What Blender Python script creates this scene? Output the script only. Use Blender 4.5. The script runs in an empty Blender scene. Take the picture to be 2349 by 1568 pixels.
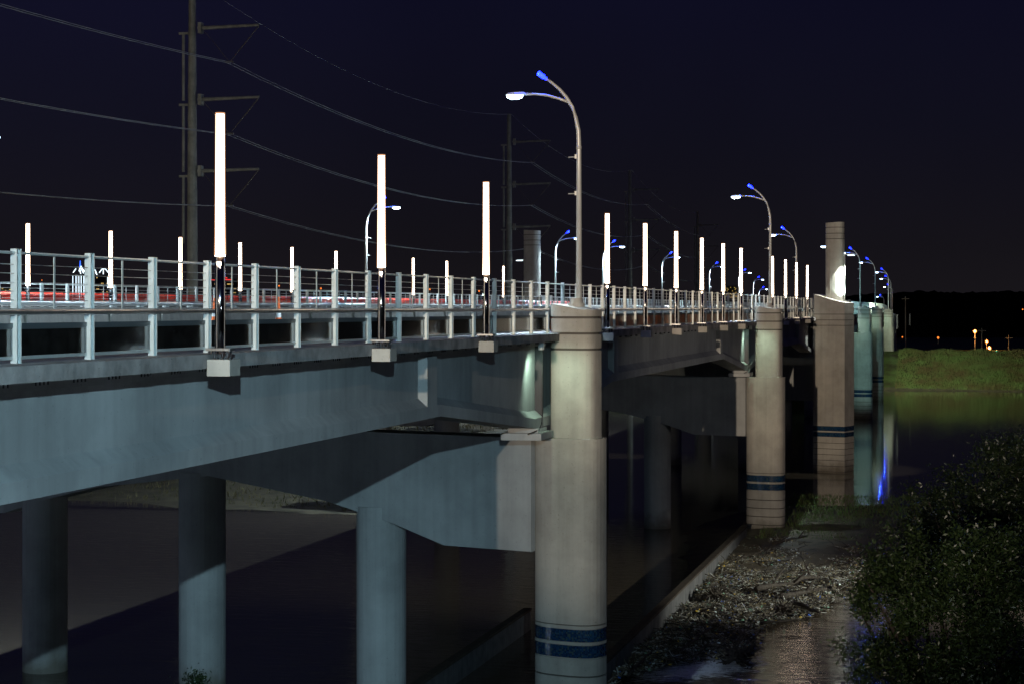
import bpy, bmesh, math, random
import numpy as np
from mathutils import Vector, Matrix
random.seed(7); rng = np.random.default_rng(7)
C = bpy.context.scene.collection
scn = bpy.context.scene
R = math.radians

# ------------------------------------------------------------------ camera
F = 4570.0; VPX = 2231.0; CX = 1174.5; HY = 707.0     # focal length and vanishing point, in px of a 2349 px wide frame
TH = math.atan((VPX - CX) / F); ST, CT = math.sin(TH), math.cos(TH)
H = 15.0                                               # camera above the water
cam = bpy.data.objects.new('camera', bpy.data.cameras.new('camera')); C.objects.link(cam)
cam.location = (0, 0, H); cam.rotation_euler = (R(90), 0, TH)
cam.data.sensor_width = 36; cam.data.lens = 36 * F / 2349
cam.data.shift_y = -(784 - HY) / 2349
cam.data.clip_start = 0.5; cam.data.clip_end = 20000
scn.camera = cam
# ------------------------------------------------------------------ world, exposure
world = bpy.data.worlds.new('World'); scn.world = world; world.use_nodes = True
wn = world.node_tree.nodes; wl = world.node_tree.links
bg = wn['Background']
tc = wn.new('ShaderNodeTexCoord'); sep = wn.new('ShaderNodeSeparateXYZ'); rp = wn.new('ShaderNodeValToRGB')
wl.new(tc.outputs['Generated'], sep.inputs[0]); wl.new(sep.outputs['Z'], rp.inputs[0]); wl.new(rp.outputs[0], bg.inputs[0])
cr = rp.color_ramp
cr.elements[0].position = 0.0; cr.elements[0].color = (.0100, .0085, .0105, 1)
cr.elements[1].position = .25; cr.elements[1].color = (.0030, .0032, .0200, 1)
e = cr.elements.new(.03); e.color = (.0080, .0070, .0098, 1)
nzw = wn.new('ShaderNodeTexNoise'); nzw.inputs['Scale'].default_value = 2.2; nzw.inputs['Detail'].default_value = 4; wl.new(tc.outputs['Generated'], nzw.inputs['Vector'])
mw = wn.new('ShaderNodeMapRange'); mw.inputs[1].default_value = .3; mw.inputs[2].default_value = .7; mw.inputs[3].default_value = .72; mw.inputs[4].default_value = 1.3
wl.new(nzw.outputs[0], mw.inputs[0]); wl.new(mw.outputs[0], bg.inputs[1])
e = cr.elements.new(.09); e.color = (.0058, .0056, .0128, 1)
bg.inputs[1].default_value = 1.0
scn.view_settings.view_transform = 'Standard'; scn.view_settings.look = 'None'
scn.view_settings.exposure = 0; scn.view_settings.gamma = 1
scn.cycles.max_bounces = 6

# ------------------------------------------------------------------ helpers
def P(px, py, z):
    """the point seen at pixel (px,py) at depth z metres along the view"""
    u = (px - CX) / F; v = (HY - py) / F
    return Vector((z * (-ST + u * CT), z * (CT + u * ST), H + z * v))
def G(px, py, Z=0.0):
    """the point at height Z seen at pixel (px,py)"""
    return P(px, py, (H - Z) * F / (py - HY))
def tag(o, label=None, cat=None, group=None, kind=None):
    if label: o['label'] = label
    if cat: o['category'] = cat
    if group: o['group'] = group
    if kind: o['kind'] = kind
    return o
def empty(name, loc, rz=0, label=None, cat=None, group=None):
    o = bpy.data.objects.new(name, None); C.objects.link(o); o.location = loc; o.rotation_euler = (0, 0, rz)
    o.empty_display_size = .2
    return tag(o, label, cat, group)
def obj(name, bm, mats, parent=None, loc=None, smooth=False):
    me = bpy.data.meshes.new(name); bm.to_mesh(me); bm.free()
    if smooth:
        for p in me.polygons: p.use_smooth = True
    for m in (mats if isinstance(mats, (list, tuple)) else [mats]): me.materials.append(m)
    o = bpy.data.objects.new(name, me); C.objects.link(o)
    if parent: o.parent = parent
    if loc: o.location = loc
    return o
def inst(src, parent, loc=(0, 0, 0), rz=None):
    o = src.copy(); C.objects.link(o); o.parent = parent; o.location = loc
    if rz is not None: o.rotation_euler = (0, 0, rz)
    return o
def tree_copy(o, parent=None):
    c = o.copy(); C.objects.link(c); c.parent = parent
    for ch in list(o.children): tree_copy(ch, c)
    return c
def box(bm, x0, x1, y0, y1, z0, z1, bev=0):
    vs = [bm.verts.new((x, y, z)) for z in (z0, z1) for x, y in ((x0, y0), (x1, y0), (x1, y1), (x0, y1))]
    fs = [bm.faces.new([vs[i] for i in f]) for f in ((3, 2, 1, 0), (4, 5, 6, 7), (0, 1, 5, 4), (1, 2, 6, 5), (2, 3, 7, 6), (3, 0, 4, 7))]
    if bev:
        es = list({e for f in fs for e in f.edges})
        bmesh.ops.bevel(bm, geom=es, offset=bev, segments=2, affect='EDGES', profile=.5)
    return fs
def loft(bm, rings, cap=True, closed=True, mi=0, gr=None):
    vr = [[bm.verts.new(p) for p in r] for r in rings]
    n = len(rings[0])
    for a, b in zip(vr, vr[1:]):
        for i in range(n if closed else n - 1):
            f = bm.faces.new((a[i], a[(i + 1) % n], b[(i + 1) % n], b[i])); f.material_index = mi
            if gr and gr(a[0].co, b[0].co): f.material_index = 1
    if cap:
        bm.faces.new(list(reversed(vr[0]))).material_index = mi; bm.faces.new(vr[-1]).material_index = mi
    return vr
def tube(bm, pts, rad, n=8, cap=True):
    pts = [Vector(p) for p in pts]; rings = []
    for i, p in enumerate(pts):
        d = (pts[min(i + 1, len(pts) - 1)] - pts[max(i - 1, 0)]).normalized()
        up = Vector((0, 0, 1)) if abs(d.z) < .95 else Vector((0, 1, 0))
        a = d.cross(up).normalized(); b = a.cross(d).normalized()
        r = rad[i] if isinstance(rad, (list, tuple)) else rad
        rings.append([p + (a * math.cos(2 * math.pi * k / n) + b * math.sin(2 * math.pi * k / n)) * r for k in range(n)])
    loft(bm, rings, cap)
def sup(a, b, z, n=28, ex=2.6, cx=0, cy=0):
    r = []
    for k in range(n):
        t = 2 * math.pi * k / n; c, s = math.cos(t), math.sin(t)
        r.append((cx + a * math.copysign(abs(c) ** (2 / ex), c), cy + b * math.copysign(abs(s) ** (2 / ex), s), z))
    return r
def rows(bm, grid, mi=0):
    vr = [[bm.verts.new(p) for p in r] for r in grid]
    for a, b in zip(vr, vr[1:]):
        for i in range(len(a) - 1): bm.faces.new((a[i], a[i + 1], b[i + 1], b[i])).material_index = mi
TAB = (0, 200, 276, 332, 403, 484, 590, 700, 820), (0, 0, -1.5, -2.1, -3.2, -5.5, -9.5, -17, -28)
TZ = (0, 430, 500, 590, 700, 820), (0, 0, -.3, -1.0, -3.2, -6.5)
def offx(y): return float(np.interp(y, *TAB))
def offz(y): return float(np.interp(y, *TZ))
ORD = ['first', 'second', 'third', 'fourth', 'fifth', 'sixth', 'seventh', 'eighth', 'ninth', 'tenth', 'eleventh', 'twelfth', 'thirteenth', 'fourteenth', 'fifteenth', 'sixteenth']

# ------------------------------------------------------------------ materials
def mat(name, col=(.5, .5, .5), rough=.6, metal=0, spec=.5, var=0, vscale=1.0, bump=0, bscale=8, streak=0, speck=0, emit=None, es=0, col2=None, detail=6, silt=False):
    m = bpy.data.materials.new(name); m.use_nodes = True; N = m.node_tree.nodes; L = m.node_tree.links
    b = N['Principled BSDF']; b.inputs['Base Color'].default_value = (*col, 1); b.inputs['Roughness'].default_value = rough
    b.inputs['Metallic'].default_value = metal; b.inputs['Specular IOR Level'].default_value = spec
    if emit: b.inputs['Emission Color'].default_value = (*emit, 1); b.inputs['Emission Strength'].default_value = es
    geo = N.new('ShaderNodeNewGeometry'); out = None
    if var:
        nz = N.new('ShaderNodeTexNoise'); nz.inputs['Scale'].default_value = vscale; nz.inputs['Detail'].default_value = detail
        nz.inputs['Roughness'].default_value = .62; L.new(geo.outputs['Position'], nz.inputs['Vector'])
        mx = N.new('ShaderNodeMix'); mx.data_type = 'RGBA'
        c2 = col2 or tuple(c * (1 - var) for c in col)
        mx.inputs[6].default_value = (*[min(1, c * (1 + var * .4)) for c in col], 1); mx.inputs[7].default_value = (*c2, 1)
        mr = N.new('ShaderNodeMapRange'); mr.inputs[1].default_value = .36; mr.inputs[2].default_value = .64
        L.new(nz.outputs[0], mr.inputs[0]); L.new(mr.outputs[0], mx.inputs[0]); out = mx.outputs[2]
    if streak:
        mp = N.new('ShaderNodeMapping'); mp.inputs['Scale'].default_value = (3.2, 3.2, .12); L.new(geo.outputs['Position'], mp.inputs[0])
        n2 = N.new('ShaderNodeTexNoise'); n2.inputs['Scale'].default_value = 1; n2.inputs['Detail'].default_value = 5; L.new(mp.outputs[0], n2.inputs['Vector'])
        mr = N.new('ShaderNodeMapRange'); mr.inputs[1].default_value = .42; mr.inputs[2].default_value = .7
        mr.inputs[3].default_value = 1; mr.inputs[4].default_value = 1 - streak; L.new(n2.outputs[0], mr.inputs[0])
        mx = N.new('ShaderNodeMix'); mx.data_type = 'RGBA'; mx.blend_type = 'MULTIPLY'; mx.inputs[0].default_value = 1
        L.new(out, mx.inputs[6]); L.new(mr.outputs[0], mx.inputs[7]); out = mx.outputs[2]
    if speck:
        n3 = N.new('ShaderNodeTexNoise'); n3.inputs['Scale'].default_value = 14; n3.inputs['Detail'].default_value = 3; L.new(geo.outputs['Position'], n3.inputs['Vector'])
        mr = N.new('ShaderNodeMapRange'); mr.inputs[1].default_value = .66; mr.inputs[2].default_value = .73
        mr.inputs[3].default_value = 1; mr.inputs[4].default_value = 1 - speck; L.new(n3.outputs[0], mr.inputs[0])
        mx = N.new('ShaderNodeMix'); mx.data_type = 'RGBA'; mx.blend_type = 'MULTIPLY'; mx.inputs[0].default_value = 1
        L.new(out, mx.inputs[6]); L.new(mr.outputs[0], mx.inputs[7]); out = mx.outputs[2]
    if silt:
        sz = N.new('ShaderNodeSeparateXYZ'); L.new(geo.outputs['Position'], sz.inputs[0])
        n4 = N.new('ShaderNodeTexNoise'); n4.inputs['Scale'].default_value = 1.4; n4.inputs['Detail'].default_value = 6; L.new(geo.outputs['Position'], n4.inputs['Vector'])
        ma = N.new('ShaderNodeMath'); ma.operation = 'MULTIPLY_ADD'; ma.inputs[1].default_value = 1.8; L.new(n4.outputs[0], ma.inputs[0]); L.new(sz.outputs['Z'], ma.inputs[2])
        mr = N.new('ShaderNodeMapRange'); mr.inputs[1].default_value = 1.0; mr.inputs[2].default_value = 2.1; mr.inputs[3].default_value = .72; mr.inputs[4].default_value = 0
        L.new(ma.outputs[0], mr.inputs[0]); mx = N.new('ShaderNodeMix'); mx.data_type = 'RGBA'; mx.inputs[7].default_value = (.10, .08, .05, 1)
        L.new(mr.outputs[0], mx.inputs[0]); L.new(out, mx.inputs[6]); out = mx.outputs[2]
    if out: L.new(out, b.inputs['Base Color'])
    if bump:
        nb = N.new('ShaderNodeTexNoise'); nb.inputs['Scale'].default_value = bscale; nb.inputs['Detail'].default_value = 8; L.new(geo.outputs['Position'], nb.inputs['Vector'])
        bp = N.new('ShaderNodeBump'); bp.inputs['Strength'].default_value = bump; bp.inputs['Distance'].default_value = .05
        L.new(nb.outputs[0], bp.inputs['Height']); L.new(bp.outputs[0], b.inputs['Normal'])
    return m
M = {}
M['conc'] = mat('concrete', (.43, .41, .37), .85, spec=.2, var=.2, vscale=.6, bump=.2, bscale=5, streak=.13, speck=.3, silt=True)
M['girder'] = mat('girder_concrete', (.40, .41, .41), .8, spec=.25, var=.24, vscale=.3, bump=.08, bscale=6, streak=.12, speck=.25, silt=True)
M['slab'] = mat('slab_concrete', (.34, .32, .31), .9, spec=.2, var=.4, vscale=1.2, bump=.35, bscale=3, speck=.4)
M['asphalt'] = mat('asphalt', (.05, .05, .052), .9, var=.3, vscale=2, bump=.3, bscale=30)
M['steel'] = mat('painted_steel', (.50, .53, .52), .42, metal=.25, var=.12, vscale=3, bump=.04, bscale=30)
M['pipe'] = mat('pipe_steel', (.42, .41, .40), .3, metal=.85, var=.2, vscale=5, bump=.05, bscale=40)
M['wire'] = mat('steel_cable', (.35, .35, .36), .35, metal=.8)
M['chrome'] = mat('polished_steel', (.30, .30, .31), .13, metal=1, var=.12, vscale=6)
M['panel'] = mat('dark_panel', (.012, .011, .010), .16, spec=.6, var=.5, vscale=3, bump=.05, bscale=3)
M['rustpanel'] = mat('orange_stained_panel', (.34, .085, .015), .35, spec=.5, var=.9, vscale=1.6, col2=(.012, .010, .009), detail=8)  # orange patches paint warm light reflections into the panel colour
M['black'] = mat('black_steel', (.03, .03, .035), .45, metal=.6)
M['pole'] = mat('lamp_pole_paint', (.62, .62, .60), .35, metal=.2, var=.06, vscale=2)
M['pylon'] = mat('weathered_steel', (.30, .28, .22), .7, metal=.3, var=.3, vscale=1.2, streak=.2)
M['girderdark'] = mat('brown_coping', (.075, .06, .048), .9, spec=.1, var=.3, vscale=2, bump=.3)
M['insul'] = mat('brown_insulator', (.10, .08, .06), .4)
M['line'] = mat('conductor', (.42, .40, .35), .6, metal=0)
M['wood'] = mat('driftwood', (.05, .04, .03), .85, var=.4, vscale=5, bump=.7, bscale=14)
M['bark'] = mat('bark', (.06, .05, .04), .9, var=.3, vscale=6, bump=.6, bscale=20)
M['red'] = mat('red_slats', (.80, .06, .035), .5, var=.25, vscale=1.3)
M['orange'] = mat('orange_plastic', (.9, .16, .03), .4, var=.1, vscale=8)
M['white'] = mat('white_plastic', (.75, .75, .72), .4, var=.1, vscale=8)
M['build'] = mat('far_wall', (.03, .03, .035), .9, var=.2, vscale=.1)
def emis(name, col, s, base=(.1, .1, .1)):
    return mat(name, base, .4, emit=col, es=s)
M['stick'] = emis('stick_glow', (1, .80, .60), 13)
M['groove'] = mat('grimy_joint', (.10, .09, .08), .95)  # dark colour paints the missing shade into the grooves
M['slabsteel'] = mat('dark_frame', (.10, .12, .13), .5, metal=.4)
M['rim'] = emis('stick_collar_glow', (1, .62, .34), 2.2)
M['head'] = emis('white_led', (.62, .86, 1), 18)
M['blue'] = emis('blue_led', (.003, .009, 1), 22)
M['sodium'] = emis('sodium_lamp', (1, .22, .025), 1.9)
M['win'] = emis('lit_window', (1, .66, .2), .8)
M['neonw'] = emis('white_neon', (.75, .9, 1), 2.2)
M['neonb'] = emis('blue_neon', (.03, .12, 1), 2.5)
M['greenl'] = emis('green_signal', (.1, 1, .55), 3)
M['redl'] = emis('red_sign', (1, .04, .04), 1.2)

def halo_glow_mat(col=(1, .50, .26), es=.42):
    m = bpy.data.materials.new('frosted_sleeve'); m.use_nodes = True; N = m.node_tree.nodes; L = m.node_tree.links
    N.remove(N['Principled BSDF']); a = N.new('ShaderNodeAddShader'); t = N.new('ShaderNodeBsdfTransparent'); e = N.new('ShaderNodeEmission')
    e.inputs[0].default_value = (*col, 1); e.inputs[1].default_value = es
    L.new(t.outputs[0], a.inputs[0]); L.new(e.outputs[0], a.inputs[1]); L.new(a.outputs[0], N['Material Output'].inputs[0]); return m
M['sleeve'] = halo_glow_mat()  # faintly emitting shell that paints bloom around each light tube
def tile_mat():
    m = bpy.data.materials.new('blue_mosaic'); m.use_nodes = True; N = m.node_tree.nodes; L = m.node_tree.links; b = N['Principled BSDF']
    tcn = N.new('ShaderNodeTexCoord'); mp = N.new('ShaderNodeMapping'); mp.inputs['Scale'].default_value = (18, 18, 18)
    L.new(tcn.outputs['Object'], mp.inputs[0])
    fl = N.new('ShaderNodeVectorMath'); fl.operation = 'FLOOR'; L.new(mp.outputs[0], fl.inputs[0])
    wn_ = N.new('ShaderNodeTexWhiteNoise'); L.new(fl.outputs[0], wn_.inputs[0])
    r = N.new('ShaderNodeValToRGB'); r.color_ramp.interpolation = 'CONSTANT'
    r.color_ramp.elements[0].color = (.008, .03, .08, 1); r.color_ramp.elements[1].position = .8; r.color_ramp.elements[1].color = (.045, .075, .08, 1)
    for p, c in ((.3, (.011, .045, .11, 1)), (.55, (.006, .02, .06, 1)), (.7, (.015, .06, .12, 1))):
        q = r.color_ramp.elements.new(p); q.color = c
    L.new(wn_.outputs[0], r.inputs[0]); L.new(r.outputs[0], b.inputs['Base Color'])
    b.inputs['Roughness'].default_value = .15
    return m
M['tile'] = tile_mat()

def water_mat():
    m = bpy.data.materials.new('river_water'); m.use_nodes = True; N = m.node_tree.nodes; L = m.node_tree.links; b = N['Principled BSDF']
    b.inputs['Base Color'].default_value = (.075, .058, .042, 1); b.inputs['Roughness'].default_value = .07; b.inputs['IOR'].default_value = 1.33
    geo = N.new('ShaderNodeNewGeometry')
    mp = N.new('ShaderNodeMapping'); mp.inputs['Scale'].default_value = (.35, 1.3, 1); L.new(geo.outputs['Position'], mp.inputs[0])
    n = N.new('ShaderNodeTexNoise'); n.inputs['Scale'].default_value = 1.6; n.inputs['Detail'].default_value = 4; n.inputs['Distortion'].default_value = .6
    L.new(mp.outputs[0], n.inputs['Vector'])
    # the water runs fast and rough near the drift, and lies calm upstream
    sx = N.new('ShaderNodeSeparateXYZ'); L.new(geo.outputs['Position'], sx.inputs[0])
    mr = N.new('ShaderNodeMapRange'); mr.inputs[1].default_value = 100; mr.inputs[2].default_value = 150; mr.inputs[3].default_value = .30; mr.inputs[4].default_value = .035
    L.new(sx.outputs['Y'], mr.inputs[0])
    m2 = N.new('ShaderNodeMapRange'); m2.inputs[1].default_value = 95; m2.inputs[2].default_value = 150; m2.inputs[3].default_value = .13; m2.inputs[4].default_value = .06
    L.new(sx.outputs['Y'], m2.inputs[0]); L.new(m2.outputs[0], b.inputs['Roughness'])
    bp = N.new('ShaderNodeBump'); bp.inputs['Distance'].default_value = .12; L.new(mr.outputs[0], bp.inputs['Strength'])
    L.new(n.outputs[0], bp.inputs['Height']); L.new(bp.outputs[0], b.inputs['Normal'])
    return m
M['water'] = water_mat()
M['grass'] = mat('levee_grass', (.10, .145, .045), .9, spec=.1, var=.6, vscale=.3, bump=1, bscale=3, col2=(.06, .05, .025), detail=12)
M['mud'] = mat('river_mud', (.10, .08, .045), .75, var=.5, vscale=.8, bump=1, bscale=4, detail=10)
M['blade'] = mat('grass_blades', (.07, .17, .03), .6, var=.5, vscale=1.5, col2=(.11, .10, .04))
M['hill'] = mat('dark_woods', (.008, .009, .007), 1, spec=0, var=.5, vscale=.05)
M['land'] = mat('far_land', (.03, .035, .02), 1, spec=0, var=.5, vscale=.02)

def leaf_mat(name, c1, c2):
    m = bpy.data.materials.new(name); m.use_nodes = True; N = m.node_tree.nodes; L = m.node_tree.links; b = N['Principled BSDF']
    geo = N.new('ShaderNodeNewGeometry'); r = N.new('ShaderNodeValToRGB')
    r.color_ramp.elements[0].color = (*c1, 1); r.color_ramp.elements[1].color = (*c2, 1)
    L.new(geo.outputs['Random Per Island'], r.inputs[0]); L.new(r.outputs[0], b.inputs['Base Color'])
    b.inputs['Roughness'].default_value = .38; b.inputs['Specular IOR Level'].default_value = .6
    return m
M['leaf'] = leaf_mat('leaves', (.016, .034, .009), (.055, .09, .028))
M['leaf2'] = leaf_mat('darker_leaves', (.010, .020, .007), (.035, .055, .02))

# ------------------------------------------------------------------ lamps whose light falls on the near spans (street lamps and added fill lamps, out of frame)
def spot(name, loc, target, power, col, size=60, blend=.5, rad=.15, parent=None):
    l = bpy.data.lights.new(name, 'SPOT'); l.energy = power; l.color = col; l.spot_size = R(size); l.spot_blend = blend; l.shadow_soft_size = rad
    o = bpy.data.objects.new(name, l); C.objects.link(o); o.location = loc
    d = Vector(target) - Vector(loc); o.rotation_euler = d.to_track_quat('-Z', 'Y').to_euler()
    if parent: o.parent = parent
    return o
def mast(loc, label, m):
    t = empty('street_lamp', (loc[0], loc[1], 0), 0, label, 'street lamp')
    b = bmesh.new(); tube(b, [(0, 0, -1), (0, 0, loc[2] - .3)], [.14, .08], 12); obj('pole', b, M['pole'], t, smooth=True)
    b = bmesh.new(); box(b, -.25, .25, -.5, .35, loc[2] - .3, loc[2] - .12, .03); obj('lamp_head', b, M['pole'], t)
    return t
KEY = (5.0, -14.0, 21.6)
mast(KEY, 'street lamp beside the camera with a pale teal light', 0)
spot('key_light', (KEY[0], KEY[1] + .45, KEY[2] + .02), (-27.0, 42, 8), 88000, (.50, .83, 1.0), 44, .8, .12)
FM = (17.0, 4.0, 4.0)
t_ = mast(FM, 'low floodlight on the bank to the right of the camera', 0)
spot('soft_fill', (FM[0] - .2, FM[1] + .6, FM[2]), (-15, 48, 13), 3600, (.80, .92, 1.0), 75, .9, 1.0)  # added lamp, lifts the black shade under the deck edge
WARM = (-1.5, -190.0, 27.0)
mast(WARM, 'street lamp far behind the camera with a warm light', 0)
spot('warm_light', (WARM[0], WARM[1] + .45, WARM[2] + .02), (-11.5, 180, 12.5), 640000, (1.0, .84, .66), 6.6, .4, .3)
spot('warm_light', (WARM[0], WARM[1] + .45, WARM[2] + .02), (-12.5, 190, 13), 900000, (1.0, .80, .58), 4.6, .6, .3)
LM = (-84.0, 30.0, 12.0)
mast(LM, 'street lamp on the left bank, out of the picture', 0)  # invented mast, its beams brighten pylons, wires and inner columns
spot('bank_light', (LM[0] + .3, LM[1] + .5, LM[2] + .02), (-62, 150, 44), 62000, (1.0, .90, .70), 44, .5, .2)
spot('bank_light', (LM[0] + .3, LM[1] + .5, LM[2] - .5), (-34, 78, 6), 7500, (.55, .74, 1.0), 60, .8, .2)
RM = (26.0, 96.0, 13.0)
mast(RM, 'street lamp on the right bank, out of the picture', 0)  # invented mast, brightens the debris and the second span's girder
spot('debris_light', (RM[0] - .3, RM[1] - .6, RM[2] - .4), (-4, 104, 0), 62000, (.96, 1.0, .90), 44, .8, .2)
spot('fill_light', (RM[0] - .3, RM[1], RM[2] - .2), (-14, 108, 12), 5200, (1.0, .93, .85), 80, .8, .3)

# ------------------------------------------------------------------ setting: water, land
b = bmesh.new(); box(b, -500, 500, -120, 430, -3.0, 0.0)
tag(obj('river_water', b, M['water']), kind='structure')
b = bmesh.new()
rows(b, [[(x, y, -3.2) for x in (-9000, 9000)] for y in (-400, 9000)])
tag(obj('ground', b, M['land']), kind='structure')
def levee(name, x0, x1, f, mname='grass', n=60):
    b = bmesh.new(); g = []
    prof = ((-6, -2.6), (0, 0.0), (2.5, .5), (6, 1.6), (12, 3.6), (18, 5.6), (22, 6.45), (26, 6.6), (34, 6.5), (60, 2.5), (3000, 2.5))
    for dy, z in prof:
        row = []
        for i in range(n + 1):
            x = x0 + (x1 - x0) * i / n
            w = .35 * math.sin(x * .35) + .3 * math.sin(x * .13 + 2)
            row.append((x, f(x) + dy + w * (1 if dy < 30 else 0), z + .1 * math.sin(x * .7 + dy) * (dy > 1)))
        g.append(row)
    rows(b, g)
    for f in b.faces:
        if max(v.co.z for v in f.verts) < .9: f.material_index = 1
    return tag(obj(name, b, [M[mname], M['mud']], smooth=True), kind='structure')
levee('far_bank', -700, 700, lambda x: 372 - .10 * x)
# tufts on the crest and face of the far bank
def tufts(name, pts, hmin, hmax, w, m, label_kind=True):
    n = len(pts); v = np.zeros((n * 3, 3)); a = rng.uniform(0, 6.28, n); h = rng.uniform(hmin, hmax, n)
    dx = np.cos(a) * w; dy = np.sin(a) * w; p = np.array(pts); ln = rng.normal(0, .35, (n, 2)) * h[:, None]
    v[0::3] = p + np.c_[dx, dy, np.zeros(n)]; v[1::3] = p - np.c_[dx, dy, np.zeros(n)]; v[2::3] = p + np.c_[ln, h]
    me = bpy.data.meshes.new(name); me.from_pydata(v.tolist(), [], np.arange(n * 3).reshape(-1, 3).tolist()); me.materials.append(m)
    o = bpy.data.objects.new(name, me); C.objects.link(o); return o
def bankz(dy):
    return float(np.interp(dy, (0, 2.5, 6, 12, 18, 22, 26), (0, .5, 1.6, 3.6, 5.6, 6.45, 6.6)))
pts = []
for _ in range(26000):
    x = random.uniform(-14, 26); dy = random.uniform(1, 25); pts.append((x, 372 - .10 * x + dy, bankz(dy) - .05 + .25 * math.sin(x * .9) * (dy > 20)))
tag(tufts('grass', pts, .2, .75, .09, mat('bank_grass', (.11, .165, .05), .8, spec=.1, var=.6, vscale=.22, col2=(.12, .09, .04), detail=10)), 'short rough green grass covering the far river bank', 'grass', kind='stuff')
# spit of low land under the bridge and to its right, and the left bank beyond the bridge
def patch(name, poly_rows, m, amp=.12, sc=.9, sub=4):
    """poly_rows: rows of (x,y,z) control points, refined and roughened"""
    A = np.array(poly_rows, float)
    def up(A, ax, k):
        n = A.shape[ax]; t = np.linspace(0, n - 1, (n - 1) * k + 1); i = np.clip(t.astype(int), 0, n - 2); f = t - i
        a = np.take(A, i, ax); c = np.take(A, i + 1, ax); sh = [1] * A.ndim; sh[ax] = -1
        return a + (c - a) * f.reshape(sh)
    A = up(up(A, 0, sub), 1, sub)
    ny, nx, _ = A.shape
    for j in range(ny):
        for i in range(nx):
            x, y, z = A[j, i]
            A[j, i, 2] = z + amp * (math.sin(x * sc + 1.3 * math.sin(y * .31)) * math.cos(y * sc * .8 + math.sin(x * .5)) + .6 * random.uniform(-1, 1))
    b = bmesh.new(); rows(b, A.tolist())
    return tag(obj(name, b, m, smooth=True), kind='structure')
patch('mud_flat', [[(-60, 112, -.9), (-20.5, 112, -.5), (-14, 112, .15), (-8, 112, .1), (0, 112, -.2), (30, 112, .3)],
                   [(-60, 124, -.9), (-20.5, 124, -.3), (-14, 124, .35), (-8, 124, .45), (0, 124, .5), (30, 124, .9)],
                   [(-60, 136, -.9), (-20.5, 136, -.2), (-14, 136, .45), (-8, 136, .55), (0, 136, .6), (30, 136, 1.2)],
                   [(-60, 150, -.9), (-20.5, 148, -.4), (-14, 150, .25), (-8, 151, .3), (0, 153, .35), (30, 160, 1.0)],
                   [(-60, 158, -1.2), (-20.5, 156, -1), (-14, 157, -.6), (-8, 159, -.6), (0, 162, -.6), (30, 172, -.6)]], M['mud'], .07, 1.1, 8)
patch('left_bank', [[(-41.5 - k * 22, 128 + k * 5 + r * 14, (-.8, .25, 1.2, 2.2, 3.2, 3.5)[r]) for k in range(7)] for r in range(6)], M['mud'], .25, .5, 4)
pts = []
for _ in range(26000):
    x = random.uniform(-13.5, 14); y = random.uniform(127, 155); pts.append((x, y, .35 + .01 * (y - 130)))
tag(tufts('grass', [p for p in pts if (p[1] < 133.5 or random.random() < .9) and random.random() < .75 + .25 * math.sin(p[0] * 1.7) * math.cos(p[1])], .08, .36, .03, M['blade']),
    'sparse green grass growing on the mud around the second column', 'grass', kind='stuff')
pts = []
for _ in range(26000):
    k = random.uniform(0, 5.5); r = random.uniform(.8, 5)
    pts.append((-41.5 - k * 22, 128 + k * 5 + r * 14, float(np.interp(r, range(6), (-.8, .25, 1.2, 2.2, 3.2, 3.5))) - .05))
tag(tufts('grass', pts, .1, .55, .05, mat('dry_grass', (.17, .14, .06), .8, var=.6, vscale=.4, col2=(.05, .06, .02))), 'dry yellowish grass on the left bank seen under the bridge', 'grass', kind='stuff')
# near bank under the trees on the right
patch('near_bank', [[(-1.5, 12, 1), (6, 12, 3), (30, 12, 6)], [(-3.5, 40, .2), (4, 40, 1.8), (30, 40, 4)], [(-2.0, 62, .1), (5, 62, 1.6), (30, 62, 3.5)], [(3, 88, -.4), (10, 86, .6), (30, 86, 2)], [(6, 112, -.6), (14, 112, .4), (30, 112, 1)]], M['mud'], .15, .7, 6)

# low concrete channel walls beside the spit
def low_wall(x, y0, y1, label):
    t = empty('retaining_wall', (x, y0, 0), 0, label, 'wall')
    b = bmesh.new(); box(b, -.16, .16, 0, y1 - y0, -1.2, .88); obj('wall', b, mat('wet_wall', (.12, .12, .12), .8, var=.4, vscale=1.5, streak=.3), t)
    b = bmesh.new(); box(b, -.2, .2, -.05, y1 - y0 + .05, .883, 1.0, .02); obj('coping', b, M['girderdark'], t)
low_wall(-14.35, 74, 128.5, 'low concrete wall running from the nearest column to the second column beside the driftwood')
low_wall(-20.3, 66, 91, 'low concrete wall standing in dark water between the two nearest round columns')

# ------------------------------------------------------------------ bridge deck
SPL = [0, 15, 30, 45, 60, 80, 100, 120, 140, 160, 180, 200, 225, 250, 276, 300, 332, 360, 403, 440, 484, 530, 590, 640, 700, 760]
PIERS = (67.3, 132.0, 186.0, 232.0, 276.0, 332.0, 403.0, 484.0)
def gbot(y):
    d = min(abs(y - p) for p in PIERS)
    return -3.0 if d > 13.6 else -4.06 + 1.06 * max(0, d - 1.3) / 12.3
bridge = empty('bridge_deck', (0, 0, H), 0, 'long concrete road bridge deck carried on girders and lit by warm light sticks', 'bridge')
def sweep(name, prof, m, ys=SPL, smooth=False, cap=True):
    """prof: closed list of (x,z) or functions of y, swept along the bridge"""
    b = bmesh.new()
    loft(b, [[(x + offx(y), y, (z(y) if callable(z) else z) + offz(y)) for x, z in prof] for y in ys], cap)
    bmesh.ops.recalc_face_normals(b, faces=b.faces)
    return obj(name, b, m, bridge, smooth=smooth)
sweep('deck_slab', [(-14.0, -1.13), (-14.0, -.87), (-14.03, -.862), (-14.45, -.862), (-40.0, -.862), (-40.0, -1.13)], M['slab'])
sweep('deck_haunch', [(-14.55, -1.132), (-39.5, -1.132), (-39.5, -1.30), (-14.55, -1.30)], M['girder'])
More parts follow.
